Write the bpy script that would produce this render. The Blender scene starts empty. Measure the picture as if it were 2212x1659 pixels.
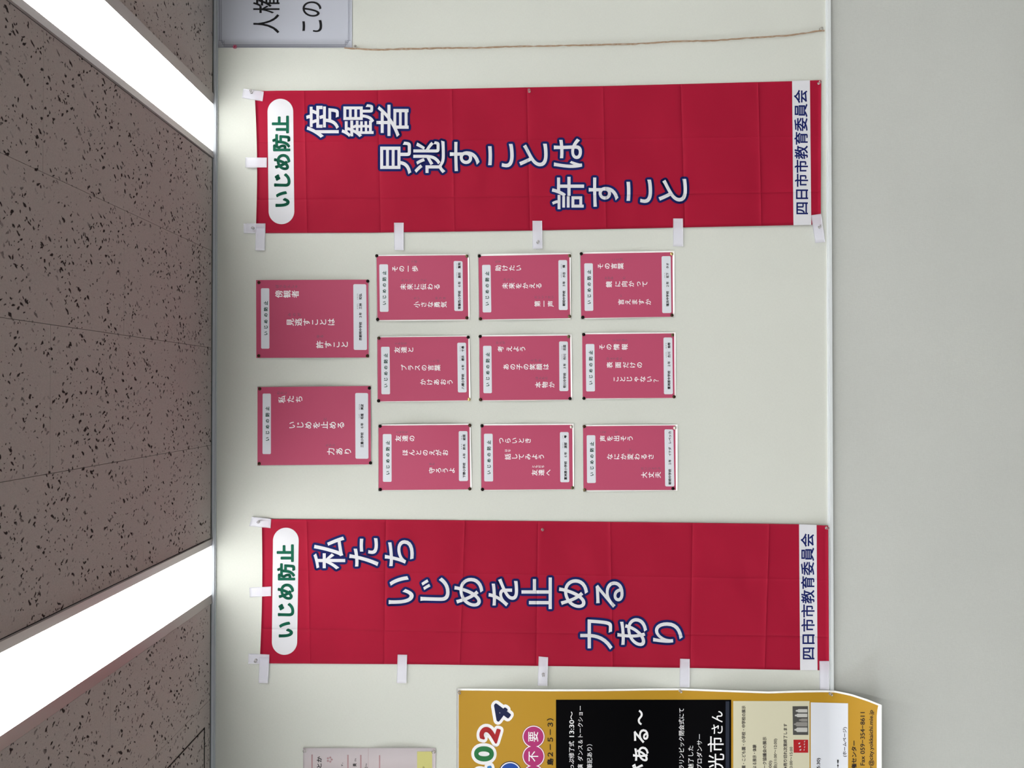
import bpy, bmesh, math, random
from mathutils import Vector, Matrix, noise

random.seed(7)
SC = bpy.context.scene
COL = SC.collection

# ------------------------------------------------------------------ camera, world, exposure
FPX = 1661.0                      # focal length in px of the 2212 x 1659 frame
CX, CY = 1106.0, 829.5
VPX, VPY = 1111.0, 846.0          # where the room's depth lines meet
DIST, CAMZ = 2.41, 1.70           # distance to the wall, camera height
ROLL = math.radians(0.0)

yc = Vector((VPX - CX, -(VPY - CY), -FPX)).normalized()          # world Y seen from the camera
x0 = Vector((math.sin(ROLL), math.cos(ROLL), 0))
xc = (x0 - yc * x0.dot(yc)).normalized()                          # world X
zc = xc.cross(yc)                                                  # world Z
R = Matrix((xc, yc, zc))                                           # camera -> world
CAM = Vector((0, -DIST, CAMZ))
cd = bpy.data.cameras.new('camera'); cam = bpy.data.objects.new('camera', cd); COL.objects.link(cam)
cam.matrix_world = Matrix.Translation(CAM) @ R.to_4x4()
cd.sensor_width = 36.0; cd.lens = 36.0 * FPX / 2212.0; cd.clip_start = 0.05
SC.camera = cam

w = bpy.data.worlds.new('world'); SC.world = w; w.use_nodes = True
w.node_tree.nodes['Background'].inputs[0].default_value = (0.9, 0.95, 1, 1)
w.node_tree.nodes['Background'].inputs[1].default_value = 0.0
SC.view_settings.view_transform = 'Standard'
SC.view_settings.look = 'None'
SC.view_settings.exposure = 0.0
SC.view_settings.gamma = 1.0
SC.view_settings.use_curve_mapping = False
LAMP = 17.0                        # emission of the ceiling tubes' diffusers
# daylight: one tall window far down the left side wall; it rakes over the notice board
wl = bpy.data.lights.new('window_daylight', 'AREA'); wl.shape = 'RECTANGLE'; wl.size = .6; wl.size_y = 1.5
wl.energy = 230; wl.color = (.86, .93, 1.0)
wlo = bpy.data.objects.new('window_daylight', wl); COL.objects.link(wlo)
wlo.location = (-10.15, -4.1, 1.55); wlo.rotation_euler = (math.radians(90), 0, math.radians(-90 + 14))
SC.cycles.max_bounces = 10; SC.cycles.diffuse_bounces = 6; SC.cycles.transparent_max_bounces = 12
SC.cycles.use_denoising = True

def ray(px, py):
    return R @ Vector((px - CX, -(py - CY), -FPX))
def W(px, py, d=0.0):
    """point of the wall (d metres in front of it) that the measured pixel shows"""
    r = ray(px, py); t = (-d - CAM.y) / r.y
    return CAM + r * t
PXM = 690.0                       # px per metre on the wall
CEIL = W(460.5, 846)[2]           # ceiling height
def X_of(py): return W(461, py)[0]

# ------------------------------------------------------------------ helpers
def lin(c):
    return tuple(((v / 255) / 12.92 if v / 255 <= .04045 else ((v / 255 + .055) / 1.055) ** 2.4) for v in c) + (1.0,)

def link(name, me, mat=None, parent=None, smooth=False):
    o = bpy.data.objects.new(name, me); COL.objects.link(o)
    if mat is not None: me.materials.append(mat)
    if parent is not None: o.parent = parent
    if smooth:
        me.polygons.foreach_set('use_smooth', [True] * len(me.polygons))
    return o
def mesh(name, vs, fs, mat=None, parent=None, smooth=False):
    me = bpy.data.meshes.new(name); me.from_pydata([tuple(v) for v in vs], [], fs); me.update()
    return link(name, me, mat, parent, smooth)
ROMAJI = [('その一歩', 'sono ippo'), ('友達と', 'tomodachi to'), ('友達の', 'tomodachi no'), ('助けたい', 'tasuketai'), ('考えよう', 'kangaeyou'), ('つらいとき', 'tsurai toki'),
          ('その言葉', 'sono kotoba'), ('その情報', 'sono jouhou'), ('声を出そう', 'koe wo dasou'), ('私たち', 'watashitachi'), ('傍観者', 'boukansha'),
          ('いじめを止める', 'ijime wo tomeru'), ('見逃すことは', 'minogasu koto wa'), ('考', 'kangae'), ('その', 'sono')]
def tag(o, label, cat, group=None):
    for jp, ro in ROMAJI:            # give the reading beside the first Japanese phrase
        if jp in label:
            label = label.replace(jp, jp + ' (' + ro + ')', 1); break
    o['label'] = label; o['category'] = cat
    if group: o['group'] = group
    return o
def empty(name, loc):
    o = bpy.data.objects.new(name, None); COL.objects.link(o); o.location = loc; o.empty_display_size = .05
    return o
def box_data(x0, x1, y0, y1, z0, z1):
    v = [(x0,y0,z0),(x1,y0,z0),(x1,y1,z0),(x0,y1,z0),(x0,y0,z1),(x1,y0,z1),(x1,y1,z1),(x0,y1,z1)]
    f = [(0,3,2,1),(4,5,6,7),(0,1,5,4),(1,2,6,5),(2,3,7,6),(3,0,4,7)]
    return v, f
def boxes(name, bl, mat, parent=None, bevel=0):
    V, F = [], []
    for b in bl:
        v, f = box_data(*b); n = len(V); V += v; F += [tuple(i + n for i in q) for q in f]
    o = mesh(name, V, F, mat, parent)
    if bevel:
        m = o.modifiers.new('bevel', 'BEVEL'); m.width = bevel; m.segments = 2
    return o
def lathe(prof, n=20):
    """profile [(r, h)] around -Y (out of the wall); open at the back"""
    V, F = [], []
    for r, h in prof:
        for k in range(n):
            a = 2 * math.pi * k / n
            V.append((r * math.cos(a), -h, r * math.sin(a)))
    for i in range(len(prof) - 1):
        for k in range(n):
            F.append((i*n + k, i*n + (k+1) % n, (i+1)*n + (k+1) % n, (i+1)*n + k))
    F.append(tuple(range(n))[::-1]); F.append(tuple((len(prof)-1)*n + k for k in range(n)))
    return V, F

# ------------------------------------------------------------------ materials
def nt(name):
    m = bpy.data.materials.new(name); m.use_nodes = True
    t = m.node_tree; b = t.nodes['Principled BSDF']
    return m, t, b
def plain(name, rgb, rough=.6, metal=0.0, spec=.18, grain=0.0, gscale=300, bump=0.0, bscale=400):
    m, t, b = nt(name); N, L = t.nodes, t.links
    b.inputs['Base Color'].default_value = lin(rgb)
    b.inputs['Roughness'].default_value = rough; b.inputs['Metallic'].default_value = metal
    b.inputs['Specular IOR Level'].default_value = spec
    g = N.new('ShaderNodeNewGeometry')
    if grain:
        n = N.new('ShaderNodeTexNoise'); n.inputs['Scale'].default_value = gscale; n.inputs['Detail'].default_value = 3
        L.new(g.outputs['Position'], n.inputs['Vector'])
        mx = N.new('ShaderNodeMix'); mx.data_type = 'RGBA'
        a = lin(rgb)
        mx.inputs[6].default_value = tuple(v * (1 - grain) for v in a[:3]) + (1,)
        mx.inputs[7].default_value = tuple(min(1, v * (1 + grain)) for v in a[:3]) + (1,)
        L.new(n.outputs[0], mx.inputs[0]); L.new(mx.outputs[2], b.inputs['Base Color'])
    if bump:
        n = N.new('ShaderNodeTexNoise'); n.inputs['Scale'].default_value = bscale; n.inputs['Detail'].default_value = 2
        L.new(g.outputs['Position'], n.inputs['Vector'])
        bp = N.new('ShaderNodeBump'); bp.inputs['Distance'].default_value = bump; bp.inputs['Strength'].default_value = 1
        L.new(n.outputs[0], bp.inputs['Height']); L.new(bp.outputs[0], b.inputs['Normal'])
    return m

def cloth_wall(name, rgb, weave, stain):
    """woven wall covering: fine threads both ways, faint blotches"""
    m, t, b = nt(name); N, L = t.nodes, t.links
    b.inputs['Roughness'].default_value = .75; b.inputs['Specular IOR Level'].default_value = .25
    g = N.new('ShaderNodeNewGeometry')
    def noi(scale, sx, sz, det=2):
        mp = N.new('ShaderNodeMapping'); mp.inputs['Scale'].default_value = (sx, 1, sz)
        L.new(g.outputs['Position'], mp.inputs[0])
        n = N.new('ShaderNodeTexNoise'); n.inputs['Scale'].default_value = scale; n.inputs['Detail'].default_value = det
        L.new(mp.outputs[0], n.inputs['Vector']); return n
    n1 = noi(240, 3, .5); n2 = noi(240, .5, 3); n3 = noi(2.2, 1, 1, 5)
    ad = N.new('ShaderNodeMath'); ad.operation = 'ADD'; L.new(n1.outputs[0], ad.inputs[0]); L.new(n2.outputs[0], ad.inputs[1])
    bp = N.new('ShaderNodeBump'); bp.inputs['Distance'].default_value = weave; bp.inputs['Strength'].default_value = 1
    L.new(ad.outputs[0], bp.inputs['Height']); L.new(bp.outputs[0], b.inputs['Normal'])
    rp = N.new('ShaderNodeValToRGB')
    a = lin(rgb)
    rp.color_ramp.elements[0].position = .30; rp.color_ramp.elements[0].color = tuple(v * (1 - stain) for v in a[:3]) + (1,)
    rp.color_ramp.elements[1].position = .62; rp.color_ramp.elements[1].color = a
    L.new(n3.outputs[0], rp.inputs[0])
    mm = N.new('ShaderNodeMath'); mm.operation = 'MULTIPLY_ADD'; mm.inputs[1].default_value = .09; mm.inputs[2].default_value = .91
    L.new(ad.outputs[0], mm.inputs[0])
    mx = N.new('ShaderNodeVectorMath'); mx.operation = 'SCALE'; L.new(rp.outputs[0], mx.inputs[0]); L.new(mm.outputs[0], mx.inputs['Scale'])
    L.new(mx.outputs[0], b.inputs['Base Color'])
    return m

def rock_wool(name, rgb, fleck):
    """sound absorbing ceiling board: off-white face with short dark fissures"""
    m, t, b = nt(name); N, L = t.nodes, t.links
    b.inputs['Roughness'].default_value = .9; b.inputs['Specular IOR Level'].default_value = .1
    g = N.new('ShaderNodeNewGeometry')
    wn = N.new('ShaderNodeTexNoise'); wn.inputs['Scale'].default_value = 90; wn.inputs['Detail'].default_value = 2
    L.new(g.outputs['Position'], wn.inputs['Vector'])
    vs = N.new('ShaderNodeVectorMath'); vs.operation = 'MULTIPLY_ADD'
    L.new(wn.outputs['Color'], vs.inputs[0]); vs.inputs[1].default_value = (.0105,) * 3
    L.new(g.outputs['Position'], vs.inputs[2])
    def layer(rot, scale, sx, sy, thr, keep, off):
        mp = N.new('ShaderNodeMapping'); mp.vector_type = 'POINT'
        mp.inputs['Rotation'].default_value = (0, 0, math.radians(rot)); mp.inputs['Location'].default_value = (off, off * .7, 0)
        L.new(vs.outputs[0], mp.inputs[0])
        m2 = N.new('ShaderNodeVectorMath'); m2.operation = 'MULTIPLY'; m2.inputs[1].default_value = (sx, sy, 0)
        L.new(mp.outputs[0], m2.inputs[0])
        v = N.new('ShaderNodeTexVoronoi'); v.voronoi_dimensions = '2D'; v.inputs['Scale'].default_value = scale
        L.new(m2.outputs[0], v.inputs['Vector'])
        sp = N.new('ShaderNodeSeparateColor'); L.new(v.outputs['Color'], sp.inputs[0])
        # radius grows with the cell's random value above `keep`
        rr = N.new('ShaderNodeMapRange'); rr.inputs['From Min'].default_value = keep; rr.inputs['From Max'].default_value = 1
        rr.inputs['To Min'].default_value = 0; rr.inputs['To Max'].default_value = thr
        L.new(sp.outputs[0], rr.inputs['Value'])
        df = N.new('ShaderNodeMath'); df.operation = 'SUBTRACT'; L.new(rr.outputs[0], df.inputs[0]); L.new(v.outputs['Distance'], df.inputs[1])
        ss = N.new('ShaderNodeMapRange'); ss.inputs['From Min'].default_value = -.02; ss.inputs['From Max'].default_value = .05
        L.new(df.outputs[0], ss.inputs['Value'])
        return ss.outputs[0]
    ls = [layer(35, 58, 1.3, .6, .23, .50, 0), layer(-40, 54, 1.35, .58, .24, .48, 3.1), layer(85, 60, 1.2, .7, .2, .62, 7.7), layer(0, 110, 1, 1, .2, .7, 5.3)]
    # flecks come in loose swarms
    cn = N.new('ShaderNodeTexNoise'); cn.inputs['Scale'].default_value = 16; L.new(g.outputs['Position'], cn.inputs['Vector'])
    cr = N.new('ShaderNodeMapRange'); cr.inputs['From Min'].default_value = .36; cr.inputs['From Max'].default_value = .5
    L.new(cn.outputs[0], cr.inputs['Value'])
    mxx = ls[0]
    for q in ls[1:]:
        k = N.new('ShaderNodeMath'); k.operation = 'MAXIMUM'; L.new(mxx, k.inputs[0]); L.new(q, k.inputs[1]); mxx = k.outputs[0]
    k = N.new('ShaderNodeMath'); k.operation = 'MULTIPLY'; L.new(mxx, k.inputs[0]); L.new(cr.outputs[0], k.inputs[1]); mxx = k.outputs[0]
    fn = N.new('ShaderNodeTexNoise'); fn.inputs['Scale'].default_value = 260; fn.inputs['Detail'].default_value = 3
    L.new(g.outputs['Position'], fn.inputs['Vector'])
    a = lin(rgb); c0 = N.new('ShaderNodeMix'); c0.data_type = 'RGBA'
    c0.inputs[6].default_value = tuple(v * .86 for v in a[:3]) + (1,); c0.inputs[7].default_value = tuple(min(1, v * 1.1) for v in a[:3]) + (1,)
    L.new(fn.outputs[0], c0.inputs[0])
    c1 = N.new('ShaderNodeMix'); c1.data_type = 'RGBA'; L.new(mxx, c1.inputs[0]); L.new(c0.outputs[2], c1.inputs[6]); c1.inputs[7].default_value = lin(fleck)
    L.new(c1.outputs[2], b.inputs['Base Color'])
    h = N.new('ShaderNodeMath'); h.operation = 'MULTIPLY_ADD'; L.new(mxx, h.inputs[0]); h.inputs[1].default_value = -1.2; L.new(fn.outputs[0], h.inputs[2])
    bp = N.new('ShaderNodeBump'); bp.inputs['Distance'].default_value = .0007; L.new(h.outputs[0], bp.inputs['Height']); L.new(bp.outputs[0], b.inputs['Normal'])
    return m

def emit(name, rgb, s):
    # emission ramped down towards the wall, added to soften the hot spot there
    m, t, b = nt(name); N, L = t.nodes, t.links
    g = N.new('ShaderNodeNewGeometry'); sp = N.new('ShaderNodeSeparateXYZ'); L.new(g.outputs['Position'], sp.inputs[0])
    mr = N.new('ShaderNodeMapRange'); mr.interpolation_type = 'SMOOTHSTEP'
    mr.inputs['From Min'].default_value = -.02; mr.inputs['From Max'].default_value = -.42
    mr.inputs['To Min'].default_value = s * .13; mr.inputs['To Max'].default_value = s
    L.new(sp.outputs['Y'], mr.inputs['Value']); L.new(mr.outputs[0], b.inputs['Emission Strength'])
    b.inputs['Base Color'].default_value = (.8, .8, .8, 1)
    b.inputs['Emission Color'].default_value = lin(rgb)
    return m

def crease_group(name, lines):
    """height field of sharp folds; lines = [(p, q, amplitude)] between wall points"""
    g = bpy.data.node_groups.new(name, 'ShaderNodeTree')
    g.interface.new_socket('Normal', in_out='OUTPUT', socket_type='NodeSocketVector')
    N, L = g.nodes, g.links
    out = N.new('NodeGroupOutput'); geo = N.new('ShaderNodeNewGeometry')
    acc = None
    for p, q, amp in lines:
        d = (q - p); d.y = 0; d.normalize(); n = Vector((-d.z, 0, d.x))
        dt = N.new('ShaderNodeVectorMath'); dt.operation = 'DOT_PRODUCT'; L.new(geo.outputs['Position'], dt.inputs[0]); dt.inputs[1].default_value = n
        su = N.new('ShaderNodeMath'); su.operation = 'SUBTRACT'; L.new(dt.outputs['Value'], su.inputs[0]); su.inputs[1].default_value = n.dot(p)
        ab = N.new('ShaderNodeMath'); ab.operation = 'ABSOLUTE'; L.new(su.outputs[0], ab.inputs[0])
        ml = N.new('ShaderNodeMath'); ml.operation = 'MULTIPLY'; L.new(ab.outputs[0], ml.inputs[0]); ml.inputs[1].default_value = -1 / .0045
        ex = N.new('ShaderNodeMath'); ex.operation = 'EXPONENT'; L.new(ml.outputs[0], ex.inputs[0])
        # a softer slope on one side only, so neighbouring fields take the light differently
        ma = N.new('ShaderNodeMath'); ma.operation = 'MULTIPLY'; L.new(ex.outputs[0], ma.inputs[0]); ma.inputs[1].default_value = amp * 2.3
        if acc is None: acc = ma.outputs[0]
        else:
            ad = N.new('ShaderNodeMath'); ad.operation = 'ADD'; L.new(acc, ad.inputs[0]); L.new(ma.outputs[0], ad.inputs[1]); acc = ad.outputs[0]
    for sc, am in ((5.0, .016), (14.0, .0030), (900.0, .00012)):
        n = N.new('ShaderNodeTexNoise'); n.inputs['Scale'].default_value = sc; n.inputs['Detail'].default_value = 1
        L.new(geo.outputs['Position'], n.inputs['Vector'])
        ma = N.new('ShaderNodeMath'); ma.operation = 'MULTIPLY_ADD'; L.new(n.outputs[0], ma.inputs[0]); ma.inputs[1].default_value = am; L.new(acc, ma.inputs[2]); acc = ma.outputs[0]
    bp = N.new('ShaderNodeBump'); bp.inputs['Distance'].default_value = 1.0; bp.inputs['Strength'].default_value = 1
    L.new(acc, bp.inputs['Height']); L.new(bp.outputs[0], out.inputs[0])
    return g
def cloth(name, rgb, grp):
    m, t, b = nt(name)
    b.inputs['Base Color'].default_value = lin(rgb); b.inputs['Roughness'].default_value = .7
    b.inputs['Specular IOR Level'].default_value = .15
    n = t.nodes.new('ShaderNodeGroup'); n.node_tree = grp
    t.links.new(n.outputs[0], b.inputs['Normal'])
    return m
def tape_mat(name, alpha):
    m, t, b = nt(name)
    b.inputs['Base Color'].default_value = lin((242, 242, 254)); b.inputs['Roughness'].default_value = .45
    b.inputs['Alpha'].default_value = alpha
    return m
def clear_plastic():
    m, t, b = nt('clear_plastic')
    b.inputs['Base Color'].default_value = lin((250, 248, 246)); b.inputs['Roughness'].default_value = .18
    b.inputs['Transmission Weight'].default_value = .9; b.inputs['IOR'].default_value = 1.45
    return m

M = dict(
    board=cloth_wall('cream_board_cloth', (209, 212, 205), .00012, .03),
    lower=cloth_wall('grey_white_wallpaper', (196, 199, 195), .00022, .05),
    ceil=rock_wool('fissured_ceiling_board', (190, 183, 180), (56, 48, 48)),
    slab=plain('dark_void', (20, 20, 20), .9),
    rail=plain('satin_aluminium_rail', (205, 210, 218), .35, .0, .5),
    railw=plain('white_vinyl_strip', (216, 221, 223), .4),
    flange=plain('glossy_painted_steel', (168, 160, 158), .32, .35, .7),
    lamp=emit('lit_diffuser', (255, 255, 252), LAMP),
    floor=plain('vinyl_floor', (92, 89, 87), .5, grain=.15, gscale=8),
    walls=plain('painted_wall', (178, 175, 168), .8, bump=.0003, bscale=200),
    skirt=plain('dark_skirting', (90, 80, 74), .5),
    blackhead=plain('brass_black_reflection', (24, 18, 16), .35, .6),  # tack domes' differing reflections are painted in as base colours, down to pearlhead
    brownhead=plain('bronze_brown_reflection', (66, 48, 34), .35, .7),
    olivehead=plain('brass_olive_reflection', (110, 98, 72), .3, .75),
    brasshead=plain('brass_bright_reflection', (214, 188, 130), .25, .7),
    pearlhead=plain('brass_pale_reflection', (214, 206, 196), .25, .6),
    pin=clear_plastic(),
    steel=plain('pin_steel', (170, 168, 165), .3, 1.0),
    pinkpin=plain('pink_plastic', (190, 95, 125), .4),
    tape=tape_mat('translucent_white_tape', .50),
    twine=plain('brown_twine', (166, 141, 118), .85, grain=.35, gscale=700),
    pink=plain('pink_ink', (182, 78, 108), .42, grain=.02, gscale=900),
    paper=plain('white_paper', (250, 250, 248), .5),
    plate=plain('white_ink_plate', (217, 221, 229), .45),
    wht=plain('white_lettering', (240, 240, 243), .45),
    aid=plain('grey_mauve_lettering', (122, 88, 106), .5),
    black=plain('black_ink', (20, 20, 24), .4),
    dgreen=plain('dark_green_ink', (26, 74, 66), .45),
    yellow=plain('orange_yellow_ink', (180, 138, 40), .42),
    pblack=plain('black_poster_ink', (5, 5, 7), .35, spec=.04),
    pslate=plain('slate_ink', (40, 45, 58), .35),
    cream=plain('cream_ink', (206, 203, 178), .45),
    magenta=plain('magenta_ink', (172, 52, 112), .42),
    dkmag=plain('deep_magenta_ink', (140, 44, 92), .42),
    navyi=plain('navy_ink', (20, 30, 70), .42),
    blue=plain('blue_ink', (34, 76, 160), .42),
    skyb=plain('sky_blue_ink', (70, 140, 205), .42),
    redi=plain('red_ink', (172, 36, 42), .42),
    greeni=plain('green_ink', (44, 124, 72), .42),
    greyph=plain('grey_photo_ink', (78, 78, 76), .4),
    greyl=plain('pale_photo_ink', (190, 190, 186), .4),
    greym=plain('mid_photo_ink', (140, 138, 134), .4),
    fly=plain('pale_pink_paper', (196, 187, 190), .5),
    flybar=plain('dusty_pink_ink', (176, 140, 144), .5),
    flyy=plain('pale_yellow_ink', (206, 202, 130), .5),
    signp=plain('bluish_white_paper', (188, 192, 204), .45),
    greyink=plain('blue_grey_ink', (96, 98, 116), .45),
    dkgrey=plain('dark_grey_ink', (66, 62, 62), .45),
)

# ------------------------------------------------------------------ the room
XL, XR, YB = -10.3, 5.0, -10.0
def struct(o): o['kind'] = 'structure'; return o
struct(boxes('floor', [(XL, XR, YB, .05, -.1, 0)], M['floor']))
struct(boxes('wall_back', [(XL, XR, .006, .12, 0, CEIL + .12)], M['lower']))
struct(boxes('wall_left', [(XL - .1, XL, YB, .12, 0, CEIL + .12)], M['walls']))
struct(boxes('wall_right', [(XR, XR + .1, YB, .12, 0, CEIL + .12)], M['walls']))
struct(boxes('wall_front', [(XL, XR, YB - .1, YB, 0, CEIL + .12)], M['walls']))
struct(boxes('window_1', [(XL - .001, XL + .06, -4.55, -4.49, .72, 2.38), (XL - .001, XL + .06, -3.71, -3.65, .72, 2.38), (XL - .001, XL + .06, -4.55, -3.65, 2.32, 2.38), (XL - .001, XL + .06, -4.55, -3.65, .72, .78)], M['railw']))
struct(boxes('baseboard_back', [(XL, XR, -.004, .008, 0, .06)], M['skirt']))
ceiling = struct(boxes('ceiling', [(XL, XR, YB, .006, CEIL + .03, CEIL + .12)], M['slab']))

# lamp rows: measured edges of the white diffuser and of its flanges at the wall
ROWS = []
pitch = X_of(227.5) - X_of(1180)
for k, (a, b, oa, ob) in enumerate([(227.5, 329, 207, 344), (1177.5, 1283, 1162, 1300.5)]):
    ROWS.append((X_of(b), X_of(a), X_of(ob), X_of(oa)))
ROWS.append(tuple(v + pitch for v in ROWS[0]))
ROWS.append(tuple(v - pitch for v in ROWS[1]))
ROWS.append(tuple(v + 2 * pitch for v in ROWS[0]))
for k in range(2, 7): ROWS.append(tuple(v - k * pitch for v in ROWS[1]))
ROWS.sort()
YEND = -.010
LLEN = 9.6

# ceiling boards between the rows, every one a piece of its own
bays = []
edges = [XL + .002] + [e for r in ROWS for e in (r[2] - .003, r[3] + .003)] + [XR - .002]
HX0, HX1 = X_of(1571) , 0
tile_mesh = {}
def tile(x0, x1, y0, y1):
    key = (round(x1 - x0, 4), round(y1 - y0, 4))
    if key not in tile_mesh:
        v, f = box_data(0, x1 - x0, 0, y1 - y0, 0, .012)
        me = bpy.data.meshes.new('ceiling_tile'); me.from_pydata(v, [], f); me.materials.append(M['ceil'])
        tile_mesh[key] = me
    o = bpy.data.objects.new('ceiling_tile', tile_mesh[key]); COL.objects.link(o); o.parent = ceiling
    o.location = (x0, y0, CEIL)
GAP = .0011
# access hatch area (left out of the tiling)
hx1 = X_of(1570.4) * 1.0
c = W(442.3, 1570.4)
r_ = ray(442.3, 1570.4); tt = (CEIL - CAM.z) / r_.z; hc = CAM + r_ * tt          # hatch corner on the ceiling
HATCH = (hc.x - .455, hc.x, hc.y - .455, hc.y)
def cut_tile(x0, x1, y0, y1):
    hx0, hx1, hy0, hy1 = HATCH
    if x1 <= hx0 or x0 >= hx1 or y1 <= hy0 or y0 >= hy1:
        tile(x0, x1, y0, y1); return
    if y1 > hy1: tile(x0, x1, hy1, y1)
    if y0 < hy0: tile(x0, x1, y0, hy0)
    a, b = max(y0, hy0), min(y1, hy1)
    if x0 < hx0: tile(x0, hx0, a, b)
    if x1 > hx1: tile(hx1, x1, a, b)
offs = [.27, .553, .241, .45, .36, .15, .52]
ci = 0
for i in range(0, len(edges), 2):
    a, b = edges[i], edges[i + 1]
    n = max(1, round((b - a) / .303))
    # measured joints of the bay in view: 344 | 544 | 752 | 961 | 1162
    if i == 14: xs = [b, X_of(544), X_of(752), X_of(961), a]
    else: xs = [b - (b - a) * k / n for k in range(n + 1)]
    for k in range(len(xs) - 1):
        y = -.0165
        o = offs[ci % 7] if i != 14 else (.27, .553, .241, .45)[k]
        ci += 1
        if i == 12: o = .606
        nxt = -o
        while y > -3.4:
            cut_tile(xs[k+1] + GAP / 2, xs[k] - GAP / 2, nxt + GAP / 2, y)
            y = nxt - GAP / 2; nxt -= .606
        tile(xs[k+1] + GAP / 2, xs[k] - GAP / 2, YB + .002, y)

# access hatch: lid board in a thin near-black frame that deepens the dark slot round it
h = empty('access_hatch', ((HATCH[0] + HATCH[1]) / 2, (HATCH[2] + HATCH[3]) / 2, CEIL + .012))
tag(h, 'square ceiling access hatch with dark gap round its lid, close to the notice board', 'hatch')
hx0, hx1, hy0, hy1 = (HATCH[0] - h.location.x, HATCH[1] - h.location.x, HATCH[2] - h.location.y, HATCH[3] - h.location.y)
boxes('lid', [(hx0 + .007, hx1 - .0065, hy0 + .007, hy1 - .0045, -.0115, 0)], M['ceil'], h)
boxes('frame', [(hx1 - .0022, hx1 - .0001, hy0, hy1, -.0125, .004), (hx0, hx0 + .0015, hy0, hy1, -.0125, .004),
                (hx0, hx1, hy1 - .0008, hy1 - .0001, -.0125, .004), (hx0, hx1, hy0, hy0 + .0015, -.0125, .004)], M['slab'], h)

# ceiling lamps
names = ['lit ceiling lamp strip near the far side window', 'second lit ceiling lamp strip from the far side window', 'third lit ceiling lamp strip from the far side window', 'fourth lit ceiling lamp strip from the far side window', 'far lit ceiling lamp strip outside the picture past the flyer', 'lit ceiling lamp strip outside the picture beyond the yellow poster',
         'lit white ceiling lamp strip ending above the いじめを止める banner',
         'lit white ceiling lamp strip ending above the 見逃すことは banner',
         'lit ceiling lamp strip outside the picture beyond the bordered notice', 'far lit ceiling lamp strip outside the picture past the bordered notice']
for k, (a, b, oa, ob) in enumerate(ROWS):
    cx = (a + b) / 2
    e = empty('ceiling_lamp', (cx, YEND, CEIL)); tag(e, names[k], 'ceiling lamp', 'strip lamps in the ceiling')
    a -= cx; b -= cx; oa -= cx; ob -= cx
    boxes('housing', [(a + .001, b - .001, -LLEN, 0, .004, .028)], M['flange'], e)
    # diffuser: shallow bowed strip standing 3 mm proud
    V, F = [], []
    n = 10
    for j in range(n + 1):
        u = j / n; x = a + (b - a) * u; z = -.0002 - .003 * math.sin(math.pi * u)
        V += [(x, 0, z), (x, -LLEN, z)]
    for j in range(n): F.append((2*j, 2*j+1, 2*j+3, 2*j+2))
    m0 = len(V); V += [(a, 0, .002), (a, -LLEN, .002), (b, 0, .002), (b, -LLEN, .002)]
    F += [(0, 1, m0+1, m0), (2*n, 2*n+1, m0+3, m0+2), tuple(list(range(0, 2*n+1, 2)) + [m0+2, m0]), tuple(list(range(1, 2*n+2, 2)) + [m0+3, m0+1])]
    mesh('diffuser', V, F, M['lamp'], e)
    for s0, s1 in ((oa, a), (b, ob)):
        lo, hi = min(s0, s1), max(s0, s1)
        inner = hi if s0 == oa else lo; outer = lo if s0 == oa else hi
        v = [(inner, 0, -.0002), (outer, 0, -.0045), (outer, 0, .003), (inner, 0, .003)]
        v += [(x, -LLEN, z) for x, y, z in v]
        mesh('flange', v, [(0,1,2,3), (7,6,5,4), (0,4,5,1), (1,5,6,2), (2,6,7,3), (3,7,4,0)], M['flange'], e)

# notice board: cloth panel, top and bottom rails
nb = empty('notice_board', (0, 0, (CEIL + W(1790, 846).z) / 2))
tag(nb, 'cream cloth-covered notice board filling the wall from ceiling to white bottom strip', 'notice board')
zt, zb = CEIL - .0005, W(1787, 800).z
oz = nb.location.z
boxes('panel', [(XL + .01, XR - .01, 0, .0065, zb - oz, zt - oz)], M['board'], nb)
z1 = W(468.5, 846).z
struct(boxes('trim_1', [(XL + .01, XR - .01, -.009, .0, z1 + .0025, zt), (XL + .01, XR - .01, -.006, .0, z1, z1 + .0018)], M['rail']))
# the bottom strip hangs a touch out of level
o = struct(mesh('trim_2', [], [], M['railw'])); oz = 0
bl = []
V, F = [], []
def slope_box(pxa, pxb, d0, d1, dz=0):
    v = []
    for px_, dd in ((pxa, d0), (pxa, d1), (pxb, d1), (pxb, d0)):
        for x, py in ((XL + .01, 3100), (XR - .01, -1560)):
            z = W(px_ + (py - 100) * .0009 + dz, 846).z
            v.append((x, -dd, z - oz))
    n = len(V); V.extend(v)
    F.extend([tuple(n + i for i in q) for q in ((0,1,3,2), (2,3,5,4), (4,5,7,6), (6,7,1,0), (0,2,4,6), (1,7,5,3))])
slope_box(1787, 1790, -.006, .0045)
slope_box(1790.3, 1796.5, -.006, .0075)
me = bpy.data.meshes.new('bottom_strip'); me.from_pydata(V, [], F); me.materials.append(M['railw']); o.data = me

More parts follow.
